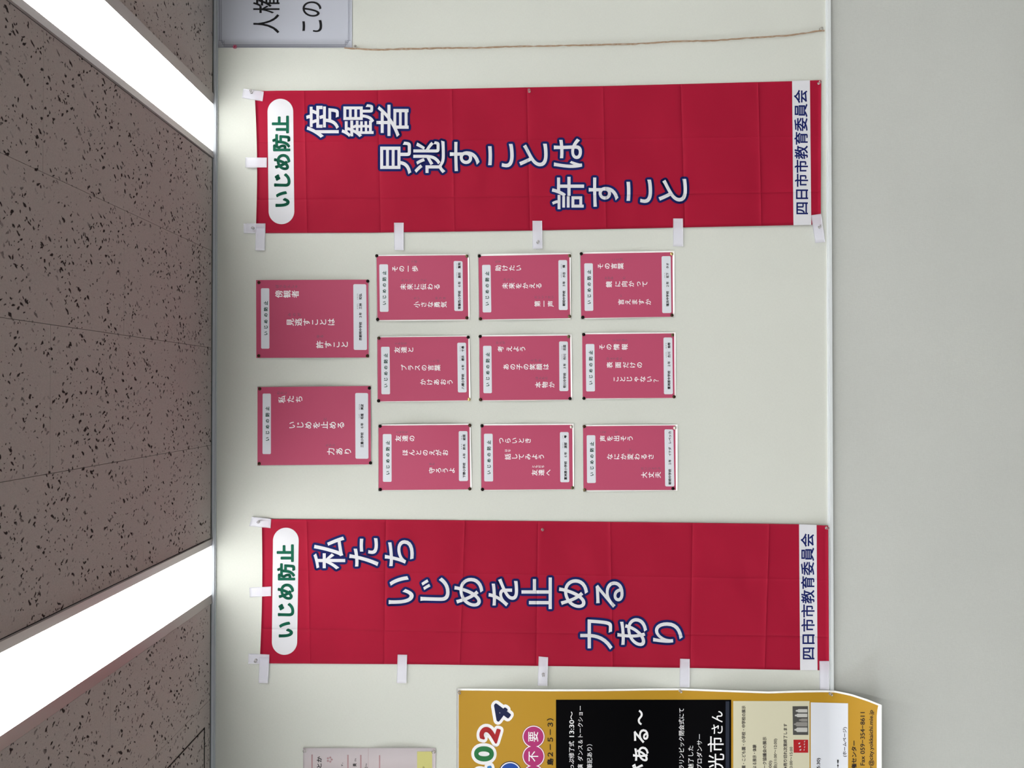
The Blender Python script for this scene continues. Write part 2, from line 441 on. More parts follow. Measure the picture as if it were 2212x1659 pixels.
# ------------------------------------------------------------------ printed sheets on the wall
_gc = {}
def glyphs(body, dil, whole=False, res=3):
    """flat outline mesh of a string in em units, strokes fattened by dil; centred at 0"""
    k = (body, dil, whole, res)
    if k in _gc: return _gc[k]
    if dil > .032:
        V, F = glyphs(body, 0.0, whole, res)
        V = list(V); F = list(F); V0 = list(V); cnt = {}
        for f in F:
            for a, b in zip(f, f[1:] + f[:1]):
                q = (min(a, b), max(a, b)); cnt[q] = cnt.get(q, 0) + 1
        rim = [q for q, c in cnt.items() if c == 1]; pts = set(i for q in rim for i in q)
        nn = 12 if dil > .06 else 8
        for a, b in rim:
            ax, ay, _ = V0[a]; bx, by, _ = V0[b]; l = math.hypot(bx - ax, by - ay)
            if l < 1e-6: continue
            nx, ny = -(by - ay) / l * dil, (bx - ax) / l * dil; n = len(V)
            V += [(ax + nx, ay + ny, 0), (bx + nx, by + ny, 0), (bx - nx, by - ny, 0), (ax - nx, ay - ny, 0)]; F.append((n, n+1, n+2, n+3))
        for i in pts:
            n = len(V); V += [(V0[i][0] + dil * math.cos(2*math.pi*j/nn), V0[i][1] + dil * math.sin(2*math.pi*j/nn), 0) for j in range(nn)]
            F.append(tuple(range(n, n + nn)))
        _gc[k] = (V, F); return _gc[k]
    c = bpy.data.curves.new('g', 'FONT'); c.body = body; c.size = 1; c.resolution_u = res; c.align_x = 'CENTER'
    if dil: c.bevel_depth = dil; c.bevel_resolution = 1 if dil > .03 else 0; c.fill_mode = 'FRONT'
    o = bpy.data.objects.new('g', c); COL.objects.link(o)
    me = bpy.data.meshes.new_from_object(o)
    zmx = max(dil, 1e-6)
    V = [(v.co.x, v.co.y - .38, v.co.z / zmx) for v in me.vertices]; F = [tuple(p.vertices) for p in me.polygons]
    bpy.data.objects.remove(o); bpy.data.curves.remove(c); bpy.data.meshes.remove(me)
    _gc[k] = (V, F); return _gc[k]

class Buf:
    def __init__(s): s.V = []; s.F = []
    def put(s, body, cx, cy, em, dep, off, dil=0.0, rot=0.0, sx=1.0, fit=None, res=3):
        V, F = glyphs(body, dil, res=res)
        if fit:            # stretch the string between two image rows
            xa = min(v[0] for v in V); xb = max(v[0] for v in V); mid = (xa + xb) / 2
            sx = abs(fit[1] - fit[0]) / (xb - xa) / em; cy = (fit[0] + fit[1]) / 2
        else: mid = 0
        cs, sn = math.cos(math.radians(rot)), math.sin(math.radians(rot)); n = len(s.V)
        for x, y, z in V:
            x = (x - mid) * sx * em; y = y * em
            x, y = x * cs + y * sn, -x * sn + y * cs
            px, py = cx - y, cy - x
            s.V.append(W(px, py, dep(px, py) + off + z * .00008))
        s.F += [tuple(i + n for i in f) for f in F]
        return s
    def obj(s, name, mat, parent):
        return mesh(name, [v - parent.matrix_world.translation if parent else v for v in s.V], s.F, mat, parent)

def patch(name, pt, nu, nv, mat, parent, dep, off, thick=0.0, smooth=True):
    """grid over pt(u, v) -> px, py ; laid on the wall at depth dep + off"""
    V, F = [], []
    for i in range(nu + 1):
        for j in range(nv + 1):
            px, py = pt(i / nu, j / nv); V.append(W(px, py, dep(px, py) + off))
    q = lambda i, j: i * (nv + 1) + j
    for i in range(nu):
        for j in range(nv): F.append((q(i, j), q(i, j+1), q(i+1, j+1), q(i+1, j)))
    if thick:
        n = len(V); V += [v + Vector((0, thick, 0)) for v in V]
        F += [tuple(k + n for k in f[::-1]) for f in F]
        ring = [q(i, 0) for i in range(nu)] + [q(nu, j) for j in range(nv)] + [q(i, nv) for i in range(nu, 0, -1)] + [q(0, j) for j in range(nv, 0, -1)]
        for a, b in zip(ring, ring[1:] + ring[:1]): F.append((b, a, a + n, b + n))
    if parent is not None:
        p0 = parent.matrix_world.translation; V = [v - p0 for v in V]
    return mesh(name, V, F, mat, parent, smooth)
def quad_pt(c):
    (a, b, cc, d) = [Vector(p) for p in c]        # image: upper-left, upper-right, lower-right, lower-left
    return lambda u, v: tuple((a * (1-u) + b * u) * (1-v) + (d * (1-u) + cc * u) * v)
def rrect_pt(c, r):
    """rounded rectangle inside quad c, corner radius r px; v runs along image y"""
    q = quad_pt(c); a, b, cc, d = [Vector(p) for p in c]
    wd = (b - a).length; hh = (d - a).length; r = min(r, wd / 2, hh / 2)
    def f(u, v):
        # denser rows near both ends
        t = .5 - .5 * math.cos(math.pi * v); y = t * hh; e = min(y, hh - y)
        ins = 0 if e >= r else r - math.sqrt(max(0, r * r - (r - e) ** 2))
        k = ins / wd
        return q(k + (1 - 2 * k) * u, t)
    return f
def update(): bpy.context.view_layer.update()

# --- thumbtacks and push pins
dome = bpy.data.meshes.new('thumbtack')
pr = [(.0012, -.004), (.0012, 0), (.0049, .0002), (.0052, .0008), (.0048, .0018), (.0036, .0027), (.002, .0032), (.0006, .0034)]
dv, df = lathe(pr, 18); dome.from_pydata(dv, [], df); dome.polygons.foreach_set('use_smooth', [True] * len(dome.polygons))
heads = {}
def tack(px, py, kind, label, d):
    if kind not in heads:
        me = dome.copy(); me.materials.append(M[kind]); heads[kind] = me
    o = bpy.data.objects.new('thumbtack', heads[kind]); COL.objects.link(o); o.location = W(px, py, d)
    o.rotation_euler = (random.uniform(-.12, .12), 0, random.uniform(-.12, .12))
    tag(o, label, 'thumbtack', 'thumbtacks on the slogan sheets')
gv, gf = lathe([(.0005, 0), (.0042, .0003), (.0046, .0012), (.0040, .0022), (.0026, .0035), (.0024, .0075), (.0036, .0095), (.0044, .0112), (.0040, .0124), (.0016, .0128)], 18)
grip = bpy.data.meshes.new('grip'); grip.from_pydata(gv, [], gf); grip.materials.append(M['pin']); grip.polygons.foreach_set('use_smooth', [True] * len(grip.polygons))
nv_, nf_ = lathe([(.0004, -.007), (.0006, 0), (.0006, .002)], 8)
needle = bpy.data.meshes.new('needle'); needle.from_pydata(nv_, [], nf_); needle.materials.append(M['steel'])
def push_pin(px, py, label, d, tilt=(0, 0)):
    e = empty('push_pin', W(px, py, d)); e.rotation_euler = (tilt[0], 0, tilt[1])
    tag(e, label, 'push pin', 'clear push pins')
    for nm, me in (('grip', grip), ('needle', needle)):
        o = bpy.data.objects.new(nm, me); COL.objects.link(o); o.parent = e

# --- banners
def banner(top, bot, pl, first, name_text, label, lines, pill, strip, cols, head, org, seed):
    """top / bot: image polylines of the upper and lower long edge"""
    def ev(pts, t):
        x = pts[0][0] + (pts[-1][0] - pts[0][0]) * t
        for (xa, ya), (xb, yb) in zip(pts, pts[1:]):
            if x <= xb or (xb, yb) == pts[-1]:
                return x, ya + (yb - ya) * (x - xa) / (xb - xa)
    x0_, x1_ = top[0][0], top[-1][0]
    ym = (top[0][1] + bot[0][1]) / 2; hy = abs(bot[0][1] - top[0][1])
    def dep(px, py):
        u = (px - x0_) / (x1_ - x0_); v = (py - ym) / hy + .5
        return .0045 + .0016 * math.sin(5.1 * u + 2.2 * v + seed) + .0012 * math.sin(9 * u - 3.5 * v + 2 * seed) + .0012 * math.sin(3.4 * v + seed) * math.exp(-u * 3) + .0050 * min(1, max(0, (px - 1740) / 40)) * (x1_ > 1780)
    def pt(u, v):
        a = ev(top, u); b = ev(bot, u)
        y = a[1] + (b[1] - a[1]) * v
        x = a[0] + (b[0] - a[0]) * v
        if u < .02: x += pl(v) * (1 - u / .02)
        return x, y
    grp = crease_group('folds', [(W(*p), W(*q), a) for p, q, a in lines])
    red = cloth('red_banner_cloth', (158, 18, 49), grp); wh = cloth('white_banner_print', (214, 215, 221), grp)
    nav = cloth('navy_banner_print', (18, 28, 92), grp); grn = cloth('green_banner_print', (18, 96, 74), grp)
    e = empty('banner', W(x0_ + 5, ym)); update(); tag(e, label, 'banner', 'red banners')
    patch('cloth', pt, 150, 44, red, e, dep, 0, .0004)
    hp = patch('heading_plate', rrect_pt(*pill), 5, 60, wh, e, dep, .0006); hp.location = (0, 0, 0)
    b = Buf()
    for ch, (cx, cy) in zip('いじめ防止', head): b.put(ch, cx, cy, 39, dep, .0011, .042, res=5)
    b.obj('heading_lettering', grn, e)
    patch('name_band', quad_pt(strip), 3, 24, wh, e, dep, .0006)
    b = Buf()
    for ch, (cx, cy) in zip('四日市市教育委員会', org): b.put(ch, cx, cy, 30, dep, .0010, .018)
    b.obj('name_lettering', nav, e)
    for txt, pts in cols:
        o_ = Buf(); i_ = Buf()
        for ch, (cx, cy) in zip(txt, pts):
            o_.put(ch, cx, cy, 74, dep, .0009, .080, res=6); i_.put(ch, cx, cy, 74, dep, .0015, .010, res=6)
        o_.obj('lettering_outline', nav, e); i_.obj('lettering', wh, e)
    return dep
def series(x0, y0, x1, y1, n): return [(x0 + (x1 - x0) * k / (n - 1), y0 + (y1 - y0) * k / (n - 1)) for k in range(n)]

dep1 = banner([(551, 197), (600, 196), (800, 195), (1150, 188.5), (1300, 186), (1708, 175.5), (1774, 173)],
    [(553.5, 503.5), (800, 502.5), (1150, 498), (1300, 495), (1713, 486.4), (1773, 485)],
    lambda v: 4 * math.sin(math.pi * v) - 1, None, None,
    'long red cloth banner reading 傍観者 見逃すことは 許すこと in outlined white lettering',
    [((658, 196), (664, 503), .0009), ((817, 194), (823, 502), -.0008), ((976, 192), (982, 500), .0008), ((1138, 189), (1145, 498), -.0009),
     ((1302, 186), (1309, 495), .0007), ((1470, 182), (1479, 492), -.0010), ((1637, 178), (1643, 488), .0009),
     ((600, 309), (1480, 299), .0006), ((600, 432), (1650, 417), -.0011)],
    ([(577.6, 214), (633, 213), (636, 484), (580.5, 484.5)], 28),
    [(1711, 175), (1749.5, 173.5), (1752.5, 486), (1714, 486.6)],
    [('傍観者', [(697, 262), (773, 260.5), (848, 260)]),
     ('見逃すことは', [(853.5, 341), (927.5, 339.5), (1003, 339), (1079, 336.5), (1152, 336.5), (1226, 333.5)]),
     ('許すこと', [(1227, 417), (1303, 416), (1378, 413.5), (1453, 412.5)])],
    [(609, 431), (609, 391), (609, 350), (607.5, 309), (606.5, 269)], series(1732, 450, 1729.5, 208.5, 9), 1.0)
dep2 = banner([(565.5, 1121.5), (584, 1121.7), (900, 1123), (1200, 1126), (1550, 1130), (1726, 1132.5), (1789, 1135.6)],
    [(561, 1433), (900, 1435), (1162, 1438.5), (1495, 1443), (1728, 1447.5), (1791, 1448)],
    lambda v: 3 * math.sin(math.pi * v), None, None,
    'long red cloth banner reading 私たち いじめを止める 力あり in outlined white lettering',
    [((663, 1122), (671, 1434), .0009), ((834, 1123), (830, 1435), -.0009), ((1004, 1124), (993, 1437), .0008), ((1162, 1126), (1158, 1438), -.0008),
     ((1317.6, 1128), (1323, 1441), .0008), ((1495, 1130), (1491, 1443), -.0009), ((1660, 1132), (1651, 1446), .0009),
     ((700, 1232.6), (1700, 1250), .0007), ((650, 1359), (1650, 1372), -.0011)],
    ([(590, 1140), (645.6, 1140), (641.5, 1414.6), (587, 1414.6)], 28),
    [(1726, 1132.5), (1764, 1134), (1766, 1447.8), (1728.5, 1447.5)],
    [('私たち', [(711, 1194), (786, 1193.5), (862, 1193.5)]),
     ('いじめを止める', [(864, 1276.5), (938, 1277), (1012, 1279), (1087, 1279), (1161, 1281.6), (1238, 1282), (1315, 1283)]),
     ('力あり', [(1288, 1369), (1365, 1366), (1442, 1366.5)])],
    [(616, 1361), (617, 1319), (617, 1278), (618, 1236), (617, 1195)], series(1746, 1411.5, 1744, 1167, 9), 3.3)

# --- tape strips
TAPES = [
 (1, [(526,191.7),(569.8,198),(567,219),(522,211.6)], 'white tape strip, heading corner of the 傍観者 banner, nearest the twine'),
 (1, [(530,340),(576.4,340.5),(576,361.7),(530,362)], 'white tape strip at middle of heading edge of the 傍観者 banner'),
 (1, [(526,482.7),(573.3,482.7),(573.3,503.5),(526.5,504)], 'pinned white tape strip, heading corner of 傍観者 banner nearest the pink sheets'),
 (1, [(553,490),(573,490),(572,541),(551,541)], 'white tape strip overlapping a pinned one at the 傍観者 banner corner'),
 (1, [(851,481),(872,481),(872,540.6),(851.5,540)], 'plain white tape strip on 傍観者 banner edge beside the その一歩 sheet'),
 (1, [(1150,477),(1171,477),(1171.7,537.5),(1150.3,537.5)], 'pinned white tape strip on 傍観者 banner edge beside the 助けたい sheet'),
 (1, [(1454,472),(1475,472),(1476,532.6),(1454,532)], 'plain white tape strip on 傍観者 banner edge near the その言葉 sheet'),
 (1, [(1752,465),(1774,462),(1782.6,523),(1761,525)], 'slanted pinned white tape strip at the 傍観者 banner name-band end'),
 (2, [(544,1116.4),(585.6,1121),(584.4,1141),(538,1136.6)], 'pinned white tape strip, heading corner of 私たち banner nearest the pink sheets'),
 (2, [(538.6,1269.5),(585.4,1267),(585.4,1287.6),(539.3,1290)], 'white tape strip at middle of heading edge of the 私たち banner'),
 (2, [(536.6,1411.8),(582,1414),(581.5,1434),(536,1434)], 'pinned white tape strip, far heading corner of the 私たち banner'),
 (2, [(560.3,1420),(582,1420),(578.8,1476),(558.3,1475.6)], 'white tape strip overlapping a pinned one at the 私たち banner corner'),
 (2, [(858.8,1414),(879.5,1414.6),(877.6,1476),(856.8,1475.6)], 'plain white tape strip on 私たち banner edge, well above the yellow poster'),
 (2, [(1163.6,1418),(1184,1420),(1182.4,1481.7),(1161,1481)], 'pinned white tape strip between the 私たち banner and the yellow poster'),
 (2, [(1469,1423),(1490,1423.8),(1489.7,1485),(1467.8,1484.8)], 'plain white tape strip between the 私たち banner and the yellow poster'),
 (2, [(1770,1428),(1791.2,1428),(1790.5,1491),(1770.6,1490)], 'white tape strip at name-band corner of 私たち banner, over the bottom strip'),
]
def clampd(dep, x0, x1, y0, y1):
    return lambda px, py: dep(min(max(px, x0), x1), min(max(py, y0), y1))
for i, (b, q, lb) in enumerate(TAPES):
    dp = clampd(dep1, 552, 1774, 175, 503) if b == 1 else clampd(dep2, 562, 1790, 1122, 1447)
    off = .0022 if i not in (3, 11) else .0030
    cxm = sum(p[0] for p in q) / 4; cym = sum(p[1] for p in q) / 4
    o = patch('tape_strip', quad_pt(q), 8, 8, M['tape'], None, dp, off, .00015)
    tag(o, lb, 'tape', 'tape strips holding the red banners')
for px, py, dp, lb, tl in [
 (543, 200.5, dep1, 'clear push pin through tape at 傍観者 banner heading corner nearest the twine', (.1, .2)),
 (547, 493, dep1, 'clear push pin through tape at 傍観者 heading corner nearest the pink sheets', (.1, -.1)),
 (1143.5, 198, dep1, 'clear push pin halfway along the 傍観者 banner, on red cloth', (-.1, .1)),
 (1161.5, 524, dep1, 'clear push pin through tape beside the 助けたい sheet', (.1, .1)),
 (1768, 180.5, dep1, 'clear push pin in the corner beyond the 傍観者 banner name band', (.1, .1)),
 (1769.5, 491, dep1, 'clear push pin through the slanted tape strip of the 傍観者 banner', (0, .1)),
 (558.5, 1127.5, dep2, 'clear push pin through tape at 私たち heading corner nearest the pink sheets', (.2, .1)),
 (553, 1425.5, dep2, 'clear push pin through tape at far heading corner of 私たち banner', (.1, -.1)),
 (1171.5, 1144, dep2, 'clear push pin halfway along the 私たち banner, on red cloth', (.1, .1)),
 (1173.5, 1456, dep2, 'clear push pin through tape between 私たち banner and yellow poster', (0, -.1)),
 (1784.5, 1140.5, dep2, 'clear push pin in the corner beyond the 私たち banner name band', (.1, .1))]:
    push_pin(px, py, lb, dp(px, py) + .0032, tl)

# --- the eleven slogan sheets (coordinates of each list are those of its enlarged crop)
K = 'blackhead'; B = 'brownhead'; O = 'olivehead'; G = 'brasshead'; P = 'pearlhead'
SHEETS = [
 dict(o=(540,590), s=7.9, big=1, paper=[(103,118),(2022,110),(2030,1443),(107,1450)], pink=[(104,119),(2018,111),(2026,1441),(108,1446)],
  hp=[(187,258),(330,258),(332,1290),(190,1290)], hy=[1028,922,825,715,615,512], hx=270, he=70,
  np=[(1762,188),(1983,190),(1997,1312),(1770,1310)], nx=1885, names=[('西朝明中学校',1148,832),('３年',762,672),('三林',614,512),('知弘',452,348)], fx=1835, nf=[('みつばやし',614,512),('ともひろ',450,350)],
  cols=[('傍観者',493,139,357),('見逃すことは',685,140,838),('許すこと',1190,141,1220)], em=132,
  aid=[('ぼうかんしゃ',430,820,228),('みのが',630,880,710),('ゆる',1130,1255,1080)], pins=[(153,160,B),(2010,137,K),(2005,1412,B),(150,1412,B)],
  lb='larger pink slogan sheet reading 傍観者 見逃すことは 許すこと'),
 dict(o=(540,820), s=7.9, big=1, paper=[(127,128),(2060,108),(2068,1458),(127,1475)], pink=[(128,129),(2058,109),(2064,1447),(128,1462)],
  hp=[(215,238),(357,238),(357,1272),(213,1272)], hy=[1015,907,805,705,600,495], hx=297, he=70,
  np=[(1795,228),(2015,230),(2022,1352),(1800,1350)], nx=1912, names=[('三重小学校',1158,900),('６年',830,740),('柘植',675,580),('美波',517,418)], fx=1867, nf=[('つげ',662,590),('みなみ',515,418)],
  cols=[('私たち',545,146,335),('いじめを止める',715,139,778),('力あり',1378,145,1225)], em=132,
  aid=[('わたし',455,630,228),('と',1245,1310,672),('ちから',1290,1455,1120)], pins=[(168,160,B),(2038,145,K),(2057,1423,K),(158,1437,B)],
  lb='larger pink slogan sheet reading 私たち いじめを止める 力あり'),
 dict(o=(800,540), s=9.617, paper=[(110,100),(2050,85),(2065,1465),(125,1485)], pink=[(128,128),(2020,108),(2035,1440),(148,1455)],
  hp=[(185,298),(368,298),(378,1285),(198,1285)], hy=[1105,978,855,730,605,478], hx=290, he=84,
  np=[(1730,228),(1915,232),(1928,1268),(1745,1268)], nx=1850, names=[('常磐西小学校',1232,845),('６年',768,655),('駒形',582,462),('賢飛',385,262)], fx=1795, nf=[('こまがた',582,462),('けんと',383,275)],
  cols=[('その一歩',510,139,390),('未来に伝わる',682,140,765),('小さな勇気',965,140,1135)], em=132,
  aid=[('いっぽ',750,980,245),('みらい',625,865,632),('つた',1035,1165,630),('ちい',895,1030,1000),('ゆうき',1330,1580,1000)],
  pins=[(133,122,K),(2005,130,O),(2005,1410,B),(150,1442,K)], lb='small pink slogan sheet reading その一歩 未来に伝わる 小さな勇気'),
 dict(o=(800,715), s=9.617, paper=[(130,118),(2060,95),(2085,1460),(140,1485)], pink=[(145,135),(2035,115),(2050,1440),(155,1462)],
  hp=[(222,328),(400,328),(410,1315),(230,1315)], hy=[1135,1005,882,760,632,508], hx=320, he=84,
  np=[(1805,243),(1988,243),(2000,1275),(1818,1277)], nx=1922, names=[('八郷小学校',1210,890),('４年',812,700),('櫻井',625,508),('千尋',430,310)], fx=1866, nf=[('さくらい',622,505),('ちひろ',425,320)],
  cols=[('友達と',557,139,393),('プラスの言葉',697,139,765),('かけあおう',1092,140,1062)], em=132,
  aid=[('ともだち',495,765,258),('ことば',1200,1445,625)], pins=[(177,150,B),(2032,130,K),(2050,1420,G),(170,1452,K)],
  lb='small pink slogan sheet reading 友達と プラスの言葉 かけあおう'),
 dict(o=(800,900), s=9.617, paper=[(155,165),(2080,148),(2112,1520),(165,1548)], pink=[(170,188),(2060,172),(2075,1510),(172,1527)],
  hp=[(258,362),(440,362),(442,1355),(260,1355)], hy=[1170,1045,920,795,670,545], hx=362, he=84,
  np=[(1835,300),(2018,300),(2030,1338),(1840,1340)], nx=1948, names=[('下野小学校',1272,955),('４年',872,762),('鈴木',688,565),('結菜',492,368)], fx=1895, nf=[('すずき',680,565),('ゆな',480,390)],
  cols=[('友達の',580,141,453),('ほんとのえがお',722,139,750),('守ろうよ',1278,139,1118)], em=132,
  aid=[('ともだち',525,785,322),('まも',1215,1340,985)], pins=[(203,200,K),(2065,182,B),(2065,1500,B),(205,1515,K)],
  lb='small pink slogan sheet reading 友達の ほんとのえがお 守ろうよ'),
 dict(o=(1020,540), s=9.617, paper=[(118,85),(2045,60),(2050,1440),(135,1468)], pink=[(130,128),(2020,88),(2035,1415),(148,1445)],
  hp=[(205,310),(382,308),(398,1297),(218,1298)], hy=[1118,988,865,742,615,490], hx=310, he=84,
  np=[(1790,210),(1972,210),(1985,1248),(1798,1248)], nx=1905, names=[('朝明中学校',1165,845),('３年',760,650),('水谷',575,458),('輝',370,312)], fx=1852, nf=[('みずたに',575,460),('あきら',385,295)],
  cols=[('助けたい',540,141,375),('未来をかえる',683,140,745),('第一声',1355,138,1118)], em=132,
  aid=[('たす',475,600,240),('みらい',635,870,612),('だいいっせい',1285,1700,980)], pins=[(148,127,K),(2022,122,O),(2022,1380,O),(173,1432,B)],
  lb='small pink slogan sheet reading 助けたい 未来をかえる 第一声'),
 dict(o=(1020,715), s=9.617, paper=[(140,85),(2065,68),(2080,1440),(150,1465)], pink=[(150,115),(2035,95),(2050,1425),(155,1440)],
  hp=[(225,308),(400,308),(410,1292),(233,1292)], hy=[1115,990,865,742,615,490], hx=322, he=84,
  np=[(1805,215),(1988,218),(1998,1250),(1812,1250)], nx=1920, names=[('笹川中学校',1188,868),('３年',785,675),('市川',603,478),('花菜',408,285)], fx=1866, nf=[('いちかわ',600,480),('はな',390,310)],
  cols=[('考',590,0,373),('えよう',770,138,373),('あの子の笑顔は',702,138,745),('本物か',1370,140,1118)], em=132,
  aid=[('かんが',485,690,243),('こ',950,1010,610),('えがお',1200,1445,612),('ほんもの',1305,1575,978)], pins=[(165,115,K),(2003,117,O),(2032,1405,K),(173,1425,B)],
  lb='small pink slogan sheet reading 考えよう あの子の笑顔は 本物か'),
 dict(o=(1020,900), s=9.617, paper=[(170,155),(2110,145),(2115,1520),(180,1545)], pink=[(185,185),(2080,172),(2090,1508),(192,1520)],
  hp=[(245,355),(425,355),(435,1347),(250,1347)], hy=[1160,1035,912,790,660,535], hx=347, he=84,
  np=[(1822,320),(2005,320),(2018,1363),(1830,1363)], nx=1940, names=[('富洲原小学校',1312,925),('６年',845,735),('渡部',660,537),('雫',445,388)], fx=1885, nf=[('わたなべ',655,540),('しずく',460,385)],
  cols=[('つらいとき',600,139,500),('話してみよう',740,139,833),('友達へ',1295,142,1163)], em=132,
  aidw=[('はな',670,800,707),('ともだち',1235,1500,1037)], pins=[(205,192,K),(2060,213,P),(2080,1477,O),(213,1512,K)],
  lb='small pink slogan sheet reading つらいとき 話してみよう 友達へ'),
 dict(o=(1240,535), s=9.617, paper=[(122,95),(2085,65),(2090,1440),(145,1490)], pink=[(135,128),(2045,95),(2055,1435),(150,1462)],
  hp=[(212,325),(390,325),(400,1312),(220,1315)], hy=[1135,1005,882,760,632,505], hx=313, he=84,
  np=[(1818,178),(2008,175),(2022,1358),(1832,1360)], nx=1942, names=[('塩浜中学校',1222,900),('２年',815,705),('坂下',632,520),('タオ',435,318)], fx=1888, nf=[('さかした',630,520)],
  cols=[('その言葉',547,140,383),('鏡',725,0,762),('に向かって',905,141,755),('言えますか',975,141,1130)], em=132,
  aid=[('ことば',775,1020,245),('かがみ',630,820,632),('む',1005,1070,625),('い',945,1000,1000)], pins=[(150,128,K),(2027,132,G),(2032,1405,B),(182,1447,K)],
  lb='small pink slogan sheet reading その言葉 鏡に向かって 言えますか'),
 dict(o=(1240,710), s=9.617, paper=[(165,90),(2110,75),(2110,1445),(180,1478)], pink=[(168,118),(2080,98),(2090,1438),(180,1448)],
  hp=[(242,318),(423,318),(435,1303),(252,1305)], hy=[1125,998,873,750,623,497], hx=347, he=84,
  np=[(1857,183),(2040,183),(2055,1362),(1868,1363)], nx=1972, names=[('富洲原中学校',1257,872),('２年',787,677),('古川',603,483),('柚希',407,288)], fx=1914, nf=[('ふるかわ',603,480),('ゆずき',410,295)],
  cols=[('その',580,143,380),('情報',880,172,380),('表面',740,175,755),('だけの',1072,143,755),('ことじゃない？',868,139,1050)], em=132,
  aid=[('じょうほう',795,1120,240),('ひょうめん',665,1000,622)], pins=[(200,122,K),(2045,133,O),(2077,1415,B),(205,1447,K)],
  lb='small pink slogan sheet reading その情報 表面だけの ことじゃない？'),
 dict(o=(1240,905), s=9.617, paper=[(180,125),(2150,115),(2150,1495),(190,1515)], pink=[(188,152),(2105,135),(2115,1475),(198,1480)],
  hp=[(262,338),(442,338),(453,1330),(270,1332)], hy=[1148,1020,897,775,645,518], hx=370, he=84,
  np=[(1878,215),(2063,218),(2085,1402),(1893,1402)], nx=1990, names=[('朝明中学校',1365,1040),('１年',950,845),('イケダ',770,585),('レベッカ',508,258)], fx=1930, nf=[],
  cols=[('声を出そう',600,141,405),('なにか変わるさ',742,142,785),('大丈夫',1457,142,1163)], em=132,
  aid=[('こえ',540,665,275),('だ',845,910,272),('か',1135,1200,648),('だいじょうぶ',1385,1800,1028)], pins=[(213,157,B),(2092,187,P),(2055,1445,K),(220,1472,O)],
  lb='small pink slogan sheet reading 声を出そう なにか変わるさ 大丈夫'),
]
CORNER = ['heading end, first-line side', 'name end, first-line side', 'name end, last-line side', 'heading end, last-line side']
KN = {K: 'black', B: 'dark brown', O: 'olive-brown', G: 'brass', P: 'pale silvery'}  # colour words follow the reflection tint painted on each tack
for si, S in enumerate(SHEETS):
    ox, oy = S['o']; s = S['s']
    T = lambda p: (ox + p[0] / s, oy + p[1] / s)
    pq = [T(p) for p in S['paper']]
    ax, ay = pq[0]; bx, by = pq[2]
    rnd = random.Random(si)
    b_up, b_lo, b_rt = rnd.uniform(.002, .006), rnd.uniform(.001, .004), rnd.uniform(.0008, .003)
    if si in (4,): b_up = .009
    if si in (1, 0): b_up, b_lo = .006, .006
    def dep(px, py, ax=ax, ay=ay, bx=bx, by=by, a=b_up, b=b_lo, c=b_rt):
        u = min(1, max(0, (px - ax) / (bx - ax))); v = min(1, max(0, (py - ay) / (by - ay)))
        return .0012 + (a * (1 - v) ** 2 + b * v * v) * math.sin(math.pi * u) + c * math.sin(math.pi * v) * (u ** 3 + .4 * (1 - u) ** 3)
    short = S['lb'].split('reading ')[1].split(' ')[0]
    e = empty('slogan_sheet', W(*pq[0])); update()
    tag(e, S['lb'], 'notice sheet', 'larger slogan sheets' if S.get('big') else 'small slogan sheets')
    patch('paper', quad_pt(pq), 24, 16, M['paper'], e, dep, 0, .0003)
    patch('printed_field', quad_pt([T(p) for p in S['pink']]), 24, 16, M['pink'], e, dep, .0002)
    hp = patch('heading_plate', rrect_pt([T(p) for p in S['hp']], 2.6), 3, 40, M['plate'], e, dep, .0004)
    b = Buf()
    for ch, y in zip('いじめの防止', S['hy']): b.put(ch, *T((S['hx'], y)), S['he'] / s, dep, .0006, .038, res=2)
    ht = b.obj('heading_lettering', M['dgreen'], e)
    npl = patch('name_plate', rrect_pt([T(p) for p in S['np']], 3.0), 3, 40, M['plate'], e, dep, .0004)
    b = Buf()
    for tx, y0, y1 in S['names']:
        b.put(tx, T((S['nx'], 0))[0], 0, (58 if not S.get('big') else 50) / s * 1.04, dep, .0006, .03, fit=(T((0, y0))[1], T((0, y1))[1]), res=2)
    for tx, y0, y1 in S['nf']:
        b.put(tx, T((S['fx'], 0))[0], 0, 26 / s, dep, .0006, .0, fit=(T((0, y0))[1], T((0, y1))[1]), res=2)
    b.obj('name_lettering', M['black'], e)
    for tx, x, p, y in S['cols']:
        b = Buf()
        for k, ch in enumerate(tx): b.put(ch, *T((x + p * k, y)), S['em'] / s, dep, .0005, .015, res=3)
        b.obj('slogan_line', M['wht'], e)
    for key, mt in (('aid', 'aid'), ('aidw', 'wht')):
        for tx, xa, xb, y in S.get(key, []):
            b = Buf(); n = len(tx); p = (xb - xa) / n
            for k, ch in enumerate(tx): b.put(ch, *T((xa + p * (k + .5), y)), min(62, max(48, p)) / s, dep, .0004, .012, res=2)
            b.obj('reading_aid', M[mt], e)
    for k, (x, y, kind) in enumerate(S['pins']):
        px, py = T((x, y))
        tack(px, py, kind, '%s thumbtack on the %s%s sheet, %s' % (KN[kind], 'larger ' if S.get('big') else '', short, CORNER[k]), dep(px, py) + .0006)

